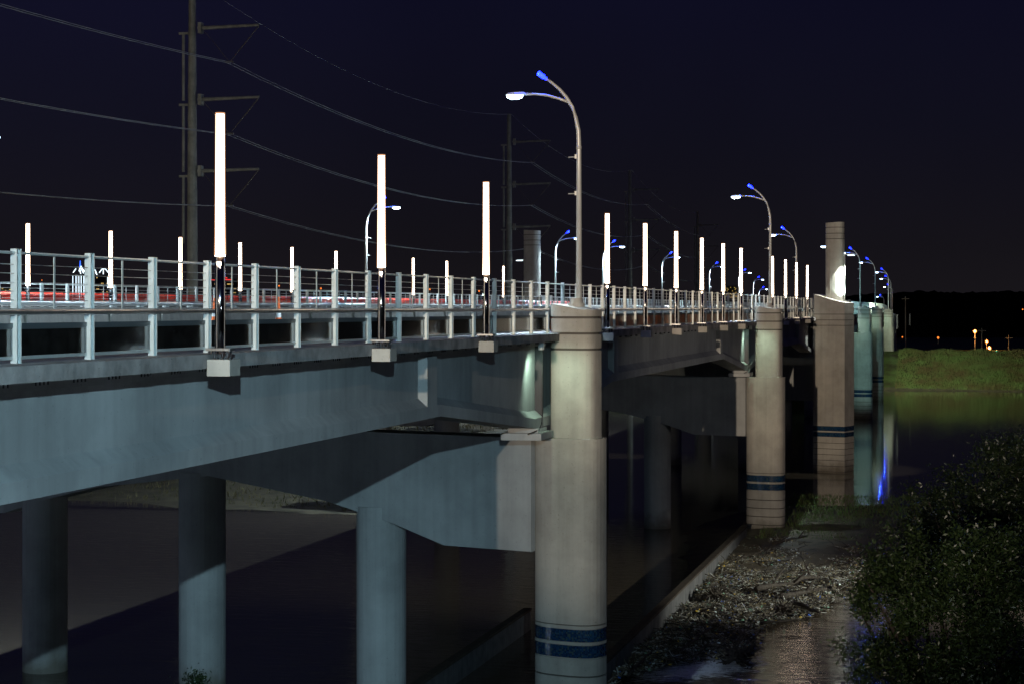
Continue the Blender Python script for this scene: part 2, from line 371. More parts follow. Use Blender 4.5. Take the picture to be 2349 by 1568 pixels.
sweep('road_surface', [(-17.0, -.858), (-37.0, -.858), (-37.0, -.80), (-17.0, -.80)], M['asphalt'])
ys = sorted(set([0, 10, 20, 30, 40, 50] + [p + d for p in PIERS for d in (-13.6, -12, -8, -4, -1.3, 0, 1.3, 4, 8, 12, 13.6)] + [95, 105, 110, 155, 165, 210, 255, 305, 360, 380, 430, 450, 510, 550, 590, 640, 700, 760]))
for gx in (-14.72, -20.9, -27.1, -33.3, -39.0):
    sgn = 1 if gx > -30 else -1
    fl = sgn * .27
    # web
    sweep('girder', [(gx, -1.303), (gx, lambda y: gbot(y) + .56), (gx + fl, lambda y: gbot(y) + .32), (gx + fl, lambda y: gbot(y)), (gx - sgn * .8, lambda y: gbot(y)), (gx - sgn * .8, -1.303)], M['girder'], ys)
# flush end blocks where the haunch starts and ends
for p in PIERS:
    for s in (-1, 1):
        y0 = p + s * 14.0
        if y0 < 200:
            b = bmesh.new(); box(b, -14.718, -14.452, min(y0, y0 + s * 2.2) + (0 if s > 0 else 1.2), max(y0, y0 + s * 2.2) - (1.2 if s > 0 else 0), gbot(y0) + .1, -1.31)
            obj('end_block', b, M['girder'], bridge)
    b = bmesh.new(); box(b, -14.735, -14.44, p - .12, p - .06, gbot(p) - .002, -1.30); obj('joint', b, M['black'], bridge)
# bearing pads and drip bolts
for p in PIERS[:3]:
    b = bmesh.new(); box(b, -15.4, -14.35, p - 1.3, p + .1, -4.22, -4.065, .01); box(b, -15.6, -14.2, p - 1.5, p + .35, -4.46, -4.222, .01)
    obj('bearing', b, M['girder'], bridge)
    b = bmesh.new(); tube(b, [(-14.415, p - .35, -1.34), (-14.415, p - .35, -3.6), (-14.40, p - .5, -3.95), (-14.36, p - 1.1, -4.12), (-14.5, p - 2.2, -4.2)], .022, 6); box(b, -14.45, -14.33, p - .5, p - .25, -1.4, -1.16); obj('conduit', b, M['black'], bridge, smooth=False)
b = bmesh.new()
for k in range(60):
    y = 27 + k * 1.34
    if (k // 3) % 2 == 0 or True:
        for q in range(4): box(b, -14.12, -14.10, y + q * .14, y + q * .14 + .02, -1.19, -1.131)
obj('drip_bolt', b, M['black'], bridge)['kind'] = 'stuff'
# far parapet with its pipe
sweep('parapet', [(-37.35, -.797), (-37.5, .04), (-37.8, .04), (-37.9, -.797)], M['conc'])
b = bmesh.new(); tube(b, [(-37.6 + offx(y), y, .19 + offz(y)) for y in SPL[4:]], .085, 8); obj('parapet_pipe', b, M['pole'], bridge, smooth=True)
b = bmesh.new(); box(b, -.11, .11, 0, .3, 0, .09); br0 = obj('pipe_bracket', b, M['steel'], bridge, (-37.61, 62, .041))
for k in range(1, 70):
    y = 62 + k * 3.0; inst(br0, bridge, (-37.61 + offx(y), y, .041))
# raised concrete blocks on the parapet
for k in range(26):
    y = 66 + k * 7.3 + (k % 3) * .8
    b = bmesh.new(); box(b, -37.33 + offx(y), -37.25 + offx(y), y, y + .9, -.78, -.1, .01); obj('joint_cover', b, M['conc'], bridge)

# ------------------------------------------------------------------ railings
def rail_parts(xr, out):
    """prototype meshes around x=0 (rail line), out=+1 when the outside faces +x"""
    o = {}
    b = bmesh.new()                                       # upper and lower post: H section with base plate
    for z0, z1 in ((-.86, -.115), (-.005, .92)):
        box(b, -.055, .055, -.078, -.064, z0, z1); box(b, -.055, .055, .064, .078, z0, z1); box(b, -.008, .008, -.0635, .0635, z0, z1 - .004)
        box(b, -.0545, .0545, -.0775, .0775, z1 + .0005, z1 + .009)
    box(b, -.10, .10, -.13, .13, -.875, -.861)
    o['post'] = b
    b = bmesh.new(); box(b, -.006, .006, -.028, .028, -.02, .835); o['picket'] = b
    return o
def railing(name, xr, y0, y1, step, label, group, out=1, full=True, z_extra=0):
    n = int(round((y1 - y0) / step)); step = (y1 - y0) / n
    root = empty(name, (xr + offx(y0), y0, H), 0, label, 'railing', group)
    def W(y, x=0, z=0): return (x + offx(y) - offx(y0), y - y0, z + offz(y) + z_extra)
    pr = rail_parts(xr, out); post0 = None; pick0 = None; panel0 = None
    for k in range(n + 1):
        y = y0 + k * step
        if k < n or y1 > 600:
            ang = math.atan2(-(offx(y + 1) - offx(y - 1)), 2)
            if post0 is None:
                post0 = obj('post', pr['post'], M['steel'], root, W(y))
            else: inst(post0, root, W(y), ang)
        if k < n:
            ym = y + step / 2
            if pick0 is None: pick0 = obj('picket', pr['picket'], M['steel'], root, W(ym))
            else: inst(pick0, root, W(ym), 0)
            if full:
                if panel0 is None:
                    b = bmesh.new(); box(b, -.05, -.03, -step / 2 + .12, step / 2 - .12, -.745, -.31)
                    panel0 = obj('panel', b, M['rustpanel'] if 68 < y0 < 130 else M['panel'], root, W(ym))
                    b = bmesh.new()
                    box(b, -.065, -.01, -step / 2 + .078, step / 2 - .078, -.309, -.235)
                    box(b, -.058, -.02, -step / 2 + .078, step / 2 - .078, -.33, -.3095)
                    for s in (-1, 1): box(b, -.06, -.02, s * (step / 2 - .1) - .02, s * (step / 2 - .1) + .02, -.7455, -.331)
                    b2 = bmesh.new(); box(b2, -.065, -.01, -step / 2 + .078, step / 2 - .078, -.80, -.746, .008); sill0 = obj('bottom_rail', b2, M['steel'], panel0)
                    frame0 = obj('panel_frame', b, M['slabsteel'], panel0)
                else:
                    q = inst(panel0, root, W(ym), 0); inst(frame0, q); inst(sill0, q)
    yy = np.linspace(y0, y1, n + 1)
    b = bmesh.new(); tube(b, [W(y, 0, .865) for y in yy], .026, 6); obj('top_rail', b, M['steel'], root)
    b = bmesh.new(); tube(b, [W(y, .045 * out, -.06) for y in yy], .044, 12); obj('pipe_rail', b, M['pipe'], root, smooth=True)
    for z in (.127, .263, .404, .544, .684):
        b = bmesh.new(); tube(b, [W(y, 0, z) for y in yy], .0055 if full else .009, 4, False); obj('cable', b, M['wire'], root)
    return root
NR = -14.6
sp = [(23.32, 68.7), (68.7, 132.8), (132.8, 183.5), (183.5, 276), (276, 403), (403, 640)]
names = ['left of the nearest bridge column', 'between the first and second bridge columns', 'from the second column to the square tower', 'passing behind the square tower', 'beyond the square tower', 'far away where the bridge bends left']
for (a, c), nm in zip(sp, names):
    railing('bridge_railing', NR, a, c, 2.67, 'near side railing, part ' + nm, 'near side railings of the bridge')
spf = [(62, 143), (143, 205), (205, 290), (290, 403), (403, 640)]
names = ['at the far left', 'left of the far round tower', 'right of the far round tower', 'far away behind the row of street lamps', 'farthest away at the bend']
for (a, c), nm in zip(spf, names):
    railing('bridge_railing', -39.4, a, c, 2.5, 'railing on the far edge of the bridge, ' + nm, 'far side railings of the bridge', -1, False, .17)
# red slats behind the far railing, added in place of taillight trails
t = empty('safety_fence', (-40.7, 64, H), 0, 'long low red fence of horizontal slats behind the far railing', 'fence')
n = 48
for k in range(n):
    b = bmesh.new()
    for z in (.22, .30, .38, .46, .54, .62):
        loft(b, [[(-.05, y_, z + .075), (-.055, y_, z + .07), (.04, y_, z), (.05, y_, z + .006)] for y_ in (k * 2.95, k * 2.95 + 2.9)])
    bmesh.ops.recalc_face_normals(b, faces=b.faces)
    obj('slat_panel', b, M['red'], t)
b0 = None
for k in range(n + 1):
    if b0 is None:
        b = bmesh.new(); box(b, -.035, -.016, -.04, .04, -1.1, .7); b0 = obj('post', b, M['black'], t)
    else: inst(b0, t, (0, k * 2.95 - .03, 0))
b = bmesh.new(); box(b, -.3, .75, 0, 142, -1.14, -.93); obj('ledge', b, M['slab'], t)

# traffic cones on the road
def cone(p, label):
    t = empty('traffic_cone', p, 0, label, 'traffic cone', 'traffic cones on the bridge road')
    b = bmesh.new(); loft(b, [sup(r, r, z, 14, 2) for z, r in ((.04, .16), (.45, .11))]); loft(b, [sup(r, r, z, 14, 2) for z, r in ((.62, .085), (1.22, .035))]); obj('cone_body', b, M['orange'], t, smooth=False)
    b = bmesh.new(); loft(b, [sup(r, r, z, 14, 2) for z, r in ((.45, .11), (.62, .085))]); obj('reflective_band', b, M['white'], t)
    b = bmesh.new(); box(b, -.2, .2, -.2, .2, 0, .04); obj('base', b, M['black'], t)
c = P(639, 700, 74); cone((c.x, c.y, H - .80), 'orange traffic cone seen through the railing left of the second light stick')
c = P(492, 700, 84); cone((c.x, c.y, H - .80), 'orange traffic cone seen just left of the nearest light stick')

# ------------------------------------------------------------------ light sticks
def make_stick():
    t = empty('light_stick', (0, 0, 0))
    b = bmesh.new(); box(b, -.16, .30, -.28, .28, -1.27, -.955, .012); obj('pedestal_block', b, M['conc'], t)
    b = bmesh.new(); box(b, -.24, .24, -.14, .14, -.80, -.745, .006); obj('base_plate', b, M['pipe'], t)
    b0 = None
    for x in (-.18, -.08, .08, .18):
        for y in (-.09, .09):
            if b0 is None:
                b = bmesh.new(); tube(b, [(0, 0, -.955), (0, 0, -.801)], .014, 8)
                tube(b, [(0, 0, -.84), (0, 0, -.802)], .027, 6); tube(b, [(0, 0, -.955), (0, 0, -.93)], .03, 6)
                b0 = obj('anchor_bolt', b, M['black'], t, (x, y, 0))
            else: inst(b0, t, (x, y, 0))
    b = bmesh.new(); loft(b, [sup(.097, .097, z, 32, 2) for z in (-.745, .975)])
    obj('post', b, M['chrome'], t, smooth=True)
    b = bmesh.new()
    for a in (-.2, 1.2, 2.9, 4.4):
        box(b, .096 * math.cos(a) - .006, .096 * math.cos(a) + .006, .096 * math.sin(a) - .006, .096 * math.sin(a) + .006, -.744, .99)
    obj('corner_trim', b, M['pipe'], t)
    b = bmesh.new(); loft(b, [sup(.101, .101, z, 24, 2) for z in (.80, .875)]); 
    obj('marker_slot', b, M['chrome'], t)
    b = bmesh.new(); box(b, -.02, .055, -.106, -.098, .80, .875); obj('marker_light', b, M['stick'], t)
    b = bmesh.new(); loft(b, [sup(r, r, z, 24, 2) for z, r in ((.976, .098), (1.0, .098), (1.0, .088), (1.6, .080), (3.66, .074))]); 
    obj('light_tube', b, M['stick'], t, smooth=False)
    b = bmesh.new(); loft(b, [sup(r, r, z, 24, 2) for z, r in ((1.001, .112), (1.4, .106), (2.2, .099), (3.69, .092))]); obj('outer_sleeve', b, M['sleeve'], t, smooth=True)
    return t
stick = make_stick(); used = [False]
def put_stick(x, y, label, group, flip=False):
    o = stick if not used[0] else tree_copy(stick); used[0] = True
    o.location = (x + offx(y), y, H + offz(y)); o.rotation_euler = (0, 0, math.pi if flip else 0)
    tag(o, label, 'light stick', group)
SL = 13.85
near = [505, 875, 1115, 1393, 1480, 1551, 1610, 1659, 1700, 1772, 1802, 1827, 1852]
lab = ['tallest glowing white light stick, nearest the camera on the left', 'glowing light stick second from the left in the near row', 'glowing light stick standing just left of the nearest column and its pole',
       'light stick rising directly behind the right edge of the nearest column', 'second light stick right of the nearest column', 'third light stick right of the nearest column', 'fourth light stick right of the nearest column',
       'fifth light stick right of the nearest column', 'sixth light stick right of the nearest column, left of the second column', 'light stick just right of the lamp pole on the second column',
       'second light stick right of the second column', 'light stick overlapping the pole of a street lamp left of the square tower', 'last light stick before the square tower']
for px, l in zip(near, lab):
    put_stick(-SL, 4814 * SL / (VPX - px) - .2311 * SL, l, 'light sticks along the near edge of the bridge')
far = [64, 254, 414, 551, 670, 771, 948, 1025, 1155]
lab = ['small light stick of the far row at the very left of the photo', 'small light stick of the far row beside the far lit city tower', 'small far row light stick just left of the tallest stick', 'small far row light stick just right of the tallest stick',
       'fifth light stick from the left in the far row', 'far row light stick half hidden by a railing post left of the second tall stick', 'far row light stick just right of the second tall stick', 'far row light stick left of the third tall stick', 'far row light stick beside the far round tower']
FL = 40.1
for px, l in zip(far, lab):
    put_stick(-FL, 4814 * FL / (VPX - px) - .2311 * FL, l, 'light sticks along the far edge of the bridge', True)

# ------------------------------------------------------------------ piers
MOR = M['conc']
def column_rings(a, b, levels, n=36, ex=2.6, cx=0):
    """levels: (z, inset)"""
    return [sup(a - i, b - i, z, n, ex, cx) for z, i in levels]
GRV = .06
def ISG(a, b): return abs(a.z - b.z) < .09 and abs(a.z - b.z) > .001
def low_levels(top):
    L = [(-2.5, 0)]
    for g in (.12, .65, 1.2, 1.75, 2.3): L += [(g - .03, 0), (g - .03, GRV), (g + .03, GRV), (g + .03, 0)]
    L += [(2.90, 0), (2.90, GRV), (3.95, GRV), (3.95, 0), (4.05, 0), (4.05, GRV), (4.09, GRV), (4.09, 0), (top, 0)]
    return L
def pier(x0, y0, xf, yf, label, ledge=10.5, top=15.05, group='bridge piers standing in the river', cols=True, uplight=900, nearcol=True, dz=0):
    d = Vector((xf - x0, yf - y0, 0)); Ln = d.length; rz = math.atan2(d.y, d.x)
    t = empty('bridge_pier', (x0, y0, 0), rz, label, 'bridge pier', group)
    k = Ln / 31.4
    for side in (0, 1):
        s = 1 if side == 0 else -1; ox = 0 if side == 0 else Ln
        if side == 1 and not cols: continue
        b = bmesh.new(); loft(b, column_rings(1.29, .85, low_levels(ledge), cx=ox), gr=ISG); c = obj('outer_column', b, [MOR, M['groove']], t)
        for z0, z1 in ((2.95, 3.37), (3.50, 3.92)):
            b = bmesh.new(); loft(b, [sup(1.29 - .012, .85 - .012, z, 36, 2.6, ox) for z in (z0, z1)]); obj('mosaic_band', b, M['tile'], c)
        b = bmesh.new(); loft(b, [sup(1.29 + .001, .85 + .001, z, 36, 2.6, ox) for z in (3.39, 3.48)]); obj('band_ring', b, MOR, c)
        cx = ox - s * .22
        L = [(ledge, 0)]
        for g in (top - 1.47, top - .92, top - .37): L += [(g - .04, 0), (g - .04, .07), (g + .04, .07), (g + .04, 0)]
        b = bmesh.new(); rr = column_rings(.88, .60, L, ex=3.2, cx=cx)
        # sloping S-curved top
        tr = []
        for (x, y, z) in sup(.88, .60, 0, 36, 3.2, cx):
            u = s * (x - cx) / .88; tr.append((x, y, top + .10 * math.sin(u * math.pi / 2)))
        loft(b, rr + [tr], gr=ISG); obj('column_shaft', b, [MOR, M['groove']], t)
        b = bmesh.new(); loft(b, [sup(.30, .30, z, 24, 2, cx) for z in (top - .06, top + .13)]); loft(b, [sup(.215, .215, z, 24, 2, cx) for z in (top + .131, top + .30)])
        obj('lamp_plinth', b, MOR, t)
    b = bmesh.new()
    prof = [(1.18, 6.5), (4.8, 6.5), (7.0, 7.15), (10.0, 7.82), (15.7, 8.52), (Ln - 10, 7.82), (Ln - 7, 7.15), (Ln - 4.8, 6.5), (Ln - 1.18, 6.5), (Ln - 1.18, ledge - .03), (1.18, ledge - .03)]
    loft(b, [[(x, y, z) for x, z in prof] for y in (-.74, .74)])
    bmesh.ops.recalc_face_normals(b, faces=b.faces); obj('cap_beam', b, M['girder'], t)
    for q in (8.05, 16.6, 25.0):
        zt = 8.6 if abs(q - 16) < 3 else 7.7
        b = bmesh.new(); loft(b, [sup(.92, .70 if False else .92, z, 32, 2, q * k) for z in (-2.5, zt)]); obj('round_column', b, M['girder'], t, smooth=False)
    if uplight:
        u = Vector((1.05, 1.15 * 0 + .0, ledge + .12))
        ux, uy = (-14.17 + offx(y0), y0 - 2.7)
        b = bmesh.new(); box(b, -.09, .09, -.09, .09, -.16, .10, .01); dl = obj('downlight', b, M['steel'], bridge, (ux, uy, -1.24 + offz(y0)))
        spot('downlight_beam', (ux, uy, H - 1.44 + offz(y0)), (ux + .15, uy + 1.9, ledge), uplight * .8, (.68, 1.0, .76), 140, .7, .05)
    return t
pier(-13.7, 3.0, -43.6, 12.8, 'bridge pier beside the camera, out of the picture', uplight=0)
pier(-13.7, 68.4, -43.6, 78.2, 'nearest bridge pier, its big column with two blue mosaic bands', ledge=10.5, uplight=190)
pier(-13.45, 133.4, -43.0, 140.5, 'second bridge pier, standing where driftwood meets green grass', ledge=10.45, uplight=250)
pier(-14.6, 276, -42.5, 281, 'first pier beyond the square tower, half hidden by its right edge', ledge=11.7, top=15.1, uplight=120)
pier(-15.4, 330, -43.5, 338, 'second pier beyond the square tower with two dark bands', ledge=11.7, top=15.1, uplight=150)
pier(-16.4, 400, -45, 408, 'third pier beyond the square tower near the far bank', ledge=11.2, top=14.75, uplight=170)
pier(-19.0, 484, -48, 492, 'last pier column at the foot of the grassy far bank', ledge=12.9, top=13.7, uplight=0)

def tower(x0, y0, rz, s, label, name='pier_tower'):
    """s=+1: the outer side looks along local -x"""
    t = empty(name, (x0, y0, 0), rz, label, 'tower', 'towers of the bridge')
    a, w = 1.54, 1.15
    L = [(-2.5, 0)]
    for g in (.10, .62, 1.15, 1.67, 2.2, 2.73): L += [(g - .025, 0), (g - .025, .035), (g + .025, .035), (g + .025, 0)]
    L += [(3.26, 0), (3.26, .03), (4.29, .03), (4.29, 0)]
    for g in (13.43, 13.92, 14.45): L += [(g - .03, 0), (g - .03, .04), (g + .03, .04), (g + .03, 0)]
    rect = lambda z, i: [(-a + i, -w + i, z), (a - i, -w + i, z), (a - i, w - i, z), (-a + i, w - i, z)]
    def rr(z, i, f=None):
        out = []
        pts = [(-a, -w), (-.9, -w), (0, -w), (.9, -w), (a, -w), (a, 0), (a, w), (.9, w), (0, w), (-.9, w), (-a, w), (-a, 0)]
        for x, y in pts:
            x2 = x - i * np.sign(x) * (abs(x) == a); y2 = y - i * np.sign(y) * (abs(y) == w)
            out.append((x2, y2, f(x) if f else z))
        return out
    def topz(x):
        u = (x * 1 + a) / (2 * a)      # 0 outer, 1 inner (local +x is inward)
        return 15.48 + .85 * (u ** 1.15 if u < .8 else .774 + (u - .8) * .9)
    b = bmesh.new(); loft(b, [rr(z, i) for z, i in L] + [rr(0, 0, topz)], gr=ISG); sh = obj('tower_base', b, [MOR, M['groove']], t)
    for z0, z1 in ((3.29, 3.70), (3.83, 4.26)):
        b = bmesh.new(); box(b, -a + .012, a - .012, -w + .012, w - .012, z0, z1); obj('mosaic_band', b, M['tile'], sh)
    b = bmesh.new(); box(b, -a - .001, a + .001, -w - .001, w + .001, 3.72, 3.81); obj('band_ring', b, MOR, sh)
    cx = -.15
    L2 = [(15.3, 0)]
    for g in (21.35, 21.85, 22.4): L2 += [(g - .035, 0), (g - .035, .04), (g + .035, .04), (g + .035, 0)]
    tr = [(x, y, 22.85 - .05 * (x - cx)) for x, y, z in sup(.84, .62, 0, 36, 3.0, cx)]
    b = bmesh.new(); loft(b, column_rings(.84, .62, L2, ex=3.0, cx=cx) + [tr], gr=ISG); obj('tower_shaft', b, [MOR, M['groove']], t)
    # bracket floodlight on the outer side
    b = bmesh.new(); tube(b, [(cx - 1.02, .2, 15.45), (cx - 1.02, .2, 19.85)], .04, 8); tube(b, [(cx - .86, .2, 19.9), (cx - 1.9, .2, 19.9)], .05, 8); f = obj('flood_bracket', b, M['pole'], t, smooth=True)
    b = bmesh.new(); box(b, cx - 1.95, cx - 1.35, .05, .35, 19.78, 19.86, .01); obj('flood_lamp', b, M['head'] if False else M['neonw'], f)
    m_ = Matrix.Translation((x0, y0, 0)) @ Matrix.Rotation(rz, 4, 'Z')
    spot('tower_flood', m_ @ Vector((cx - 1.55, .75, 19.65)), m_ @ Vector((cx - .65, .35, 15.9)), 4200, (.93, 1, .92), 62, .3, .05)
    b = bmesh.new(); box(b, -a + .1, -a + .5, -.8, -.5, 15.58, 15.74, .02); obj('uplight', b, M['black'], t)
    spot('tower_uplight', m_ @ Vector((-a + .2, .75, 15.75)), m_ @ Vector((cx, .2, 19)), 1200, (.8, 1, .92), 80, .5, .05)
    return t
tower(-12.45, 185.0, math.atan2(.313, -.95), 1, 'tall round shaft on a square concrete tower, lit white on its right side')
tower(-43.2, 196.5, math.atan2(.313, -.95) + math.pi, 1, 'tall pale round shaft on the far side of the bridge, behind the nearest lamp pole')
# pier 3 cap and interior columns under the deck
t = empty('bridge_pier', (-14, 186, 0), math.atan2(.313, -.95), 'pier beam and round columns between the square tower and the far tower', 'bridge pier')
b = bmesh.new(); prof = [(0, 6.5), (3.6, 6.5), (6, 7.15), (9, 7.82), (15, 8.52), (20, 7.82), (23, 7.15), (26, 6.5), (30, 6.5), (30, 10.5), (0, 10.5)]
loft(b, [[(x, y, z) for x, z in prof] for y in (-.74, .74)]); bmesh.ops.recalc_face_normals(b, faces=b.faces); obj('cap_beam', b, M['girder'], t)
for q in (7, 15, 23):
    b = bmesh.new(); loft(b, [sup(.92, .92, z, 28, 2, q) for z in (-2.5, 7.6)]); obj('round_column', b, M['girder'], t)

# ------------------------------------------------------------------ street lamps on the bridge
def make_lamp():
    t = empty('street_lamp', (0, 0, 0))
    pp = [(0, 0, 0), (0, 0, 5.4), (.02, 0, 5.9), (.10, 0, 6.35), (.24, 0, 6.72), (.45, 0, 7.08), (.69, 0, 7.36), (.97, 0, 7.60), (1.17, 0, 7.74)]
    b = bmesh.new(); tube(b, pp, [.11, .085, .08, .074, .068, .062, .056, .05, .045], 14); tube(b, [(0, 0, 5.25), (0, 0, 5.36)], .098, 14); obj('pole', b, M['pole'], t, smooth=True)
    b = bmesh.new(); tube(b, [(.32, 0, 6.88), (.7, 0, 7.03), (1.15, 0, 7.16), (1.55, 0, 7.21), (1.9, 0, 7.22)], [.05, .048, .045, .042, .045], 10); obj('arm', b, M['pole'], t, smooth=True)
    b = bmesh.new(); loft(b, [[(x, y, z) for y, z in ((-w, 7.19), (w, 7.19), (w * .8, 7.19 + h), (-w * .8, 7.19 + h))] for x, w, h in ((1.88, .05, .06), (1.98, .13, .10), (2.3, .16, .10), (2.55, .13, .07), (2.6, .06, .04))]); hd = obj('lamp_head', b, M['pole'], t)
    b = bmesh.new(); loft(b, [sup(r, r * .55, z, 16, 2.2, 2.3) for z, r in ((7.186, .30), (7.11, .28), (7.05, .15))]); obj('lens', b, M['head'], hd)
    b = bmesh.new(); tube(b, [(1.16, 0, 7.73), (1.24, 0, 7.79), (1.25, 0, 7.797), (1.46, 0, 7.95), (1.47, 0, 7.957)], [.055, .06, .085, .085, .05], 12); obj('blue_lamp', b, M['blue'], t, smooth=True)
    for z in (5.0, 3.72):
        b = bmesh.new(); box(b, .08, .15, -.03, .03, z - .08, z + .07, .005); tube(b, [(.15, 0, z - .02), (.38, 0, z - .025)], .018, 6); obj('banner_bracket', b, M['pole'], t)
    return t
lamp = make_lamp(); lused = [False]
def put_lamp(x, y, z, label, group, side, power=9000):
    o = lamp if not lused[0] else tree_copy(lamp); lused[0] = True
    rz = math.pi if side > 0 else 0
    o.location = (x, y, z); o.rotation_euler = (0, 0, rz); tag(o, label, 'street lamp', group)
    s = -1 if side > 0 else 1
    spot('lamp_beam', (x + s * 2.3, y, z + 7.04), (x + s * (11 if side > 0 else 2.6), y, z), power * (1.5 if side > 0 else 2.8), (.66, .87, 1.0), 150 if side > 0 else 168, .3, .12)
    l = bpy.data.lights.new('blue_glow', 'POINT'); l.energy = power * .05; l.color = (.03, .10, 1); l.shadow_soft_size = .05
    q = bpy.data.objects.new('blue_glow', l); C.objects.link(q); q.location = (x + s * 1.75, y, z + 8.1)
g1 = 'street lamps along the near edge of the bridge'; g2 = 'street lamps along the far edge of the bridge'
def at_px(px, L): return 4814 * L / (VPX - px) - .2311 * L
put_lamp(-13.4, 68.35, H + .30, 'biggest street lamp with white and blue lights, on the nearest column', g1, 1, 9000)
put_lamp(-13.15, 133.35, H + .28, 'street lamp with white and blue lights on the second column', g1, 1, 9000)
put_lamp(-16.8, at_px(1827, 16.8), H - .0, 'street lamp on the deck just left of the square tower', g1, 1)
put_lamp(-14.3, at_px(1935.5, 14.3), H - .15, 'street lamp mostly hidden behind the square tower', g1, 1)
put_lamp(-14.95, 275.5, H + .35, 'street lamp rising just right of the square tower', g1, 1)
put_lamp(-15.55, 331.5, H + .3, 'street lamp on the second pier beyond the square tower', g1, 1, 7000)
put_lamp(-16.4, at_px(2038, 16.4), H + 0, 'street lamp on the third pier beyond the square tower', g1, 1, 7000)
put_lamp(-18.9, at_px(2044, 18.9), H - .2, 'tallest looking pole at the right end of the lamp row', g1, 1, 5000)
put_lamp(-22.9, at_px(2047, 22.9), H - 1.0, 'street lamp just left of the last pole at the right end of the row', g1, 1)
put_lamp(-30.3, at_px(2028, 30.3), H - 3.2, 'lowest and farthest street lamp of the near row, where the road bends away', g1, 1)
put_lamp(-13.4, 3.0, H + .30, 'street lamp on the pier beside the camera, out of the picture', g1, 1)
put_lamp(-43.2, 78.2, H + .15, 'far side street lamp just outside the left edge of the photo', g2, -1)
put_lamp(-43.2, 13, H + .15, 'far side street lamp behind the camera', g2, -1)
fl = [(840, 43.2, 'far side street lamp between the two tallest light sticks', .15), (1274, 42.0, 'far side street lamp left of the nearest lamp pole', 0), (1383, 42.2, 'far side street lamp half hidden behind the stick at the nearest column', 0), (1518, 43, 'far side street lamp left of the third stick right of the nearest column', 0),
      (1627, 44.6, 'far side street lamp between the fourth and fifth sticks right of the nearest column', 0), (1694, 46.5, 'far side street lamp behind the sixth stick right of the nearest column', 0), (1728, 52.5, 'far side street lamp just left of the lamp pole on the second column', -.2), (1741, 62, 'smallest far side street lamp, touching the pole on the second column', -1.6)]
for px, L, l, dz in fl: put_lamp(-L, at_px(px, L), H + dz, l, g2, -1)

spot('bank_flood', (-14.9, 331.5, H + 5), (-2, 392, 2), 62000, (.86, 1.0, .72), 75, .8, .2)  # added beam without a fixture, brightens the far bank
spot('pier_flood', (-10.6, 187.5, 20.5), (-16.2, 320, 8), 95000, (.50, .95, .92), 15, .5, .15)  # added beam, no lamp there, brightens the piers beyond the tower
# ------------------------------------------------------------------ power line
def pylon(px, z, label):
    p = P(px, HY, z); t = empty('power_pylon', (p.x, p.y, 0), 0, label, 'pylon', 'steel power pylons behind the bridge')
    b = bmesh.new(); loft(b, [[(.42 * k * math.cos(a), .42 * k * math.sin(a), zz) for a in [i * math.pi / 6 for i in range(12)]] for zz, k in ((-3, 1.5), (H, 1.15), (H + 27.2, .68))]); obj('pole', b, M['pylon'], t)
    for h in (23.3, 17.35, 11.4):
        b = bmesh.new(); tube(b, [(.5, 0, H + h), (5.9, 0, H + h + .1)], [.17, .11], 8); box(b, .6, .9, -.3, .3, H + h - .45, H + h + .45); obj('cross_arm', b, M['pylon'], t)
        b = bmesh.new(); tube(b, [(5.85, 0, H + h), (4.9, 0, H + h - 1.1), (3.35, 0, H + h - 2.85)], [.045, .05, .025], 6); tube(b, [(1.0, 0, H + h - .2), (1.9, 0, H + h - 1.2), (3.25, 0, H + h - 2.85)], .022, 6)
        box(b, 2.95, 3.65, -.1, .1, H + h - 2.95, H + h - 2.82); obj('insulator_string', b, M['insul'], t)
        b = bmesh.new(); box(b, -1.15, -.3, -.12, .12, H + h - .5, H + h - .32); tube(b, [(-.78, 0, H + h - .5), (-.78, 0, H + h - 6.0)], .13, 8); obj('side_riser', b, M['pylon'], t)
    return Vector((p.x, p.y, 0))
pl = []
pl.append(pylon(441, 166, 'nearest power pylon, cut off by the top of the photo'))
pl.append(pylon(1168, 279.5, 'second power pylon, rising behind the far round tower'))
pl.append(pylon(1445, 392, 'third power pylon, a faint pole right of the nearest street lamp'))
pl.append(pylon(1600, 560, 'fourth and faintest power pylon'))
d0 = pl[0] - pl[1]
stn = [pl[0] + d0] + pl
names = [['upper', 'middle', 'lower'], ['upper left arm', 'middle left arm', 'lower left arm']]
for si, s in enumerate((1,)):
    for hi, h in enumerate((23.3, 17.35, 11.4)):
        b = bmesh.new()
        for off in (-.23, .23):
            pts = []
            for a, c in zip(stn, stn[1:]):
                for k in range(17):
                    t_ = k / 16; q = a.lerp(c, t_); sag = 4 * (1.25 if a is stn[0] else 1.9) * t_ * (1 - t_)
                    pts.append((q.x + s * 3.3 + off, q.y, H + h - 2.95 - (.7 if s < 0 else 0) - sag))
            tube(b, pts, .027, 4, False)
        tag(obj('power_line', b, M['line']), ['highest', 'middle', 'lowest'][hi] + ' pair of power wires hanging from the pylon arms', 'power line', 'power wires strung between the pylons')
b = bmesh.new(); pts = []
for a, c in zip(stn, stn[1:]):
    for k in range(17):
        t_ = k / 16; q = a.lerp(c, t_); pts.append((q.x + .3, q.y, H + 27.2 - 4 * 3 * t_ * (1 - t_)))
tube(b, pts, .02, 4, False); tag(obj('power_line', b, M['line']), 'single thin wire joining the tops of the pylons', 'power line', 'power wires strung between the pylons')

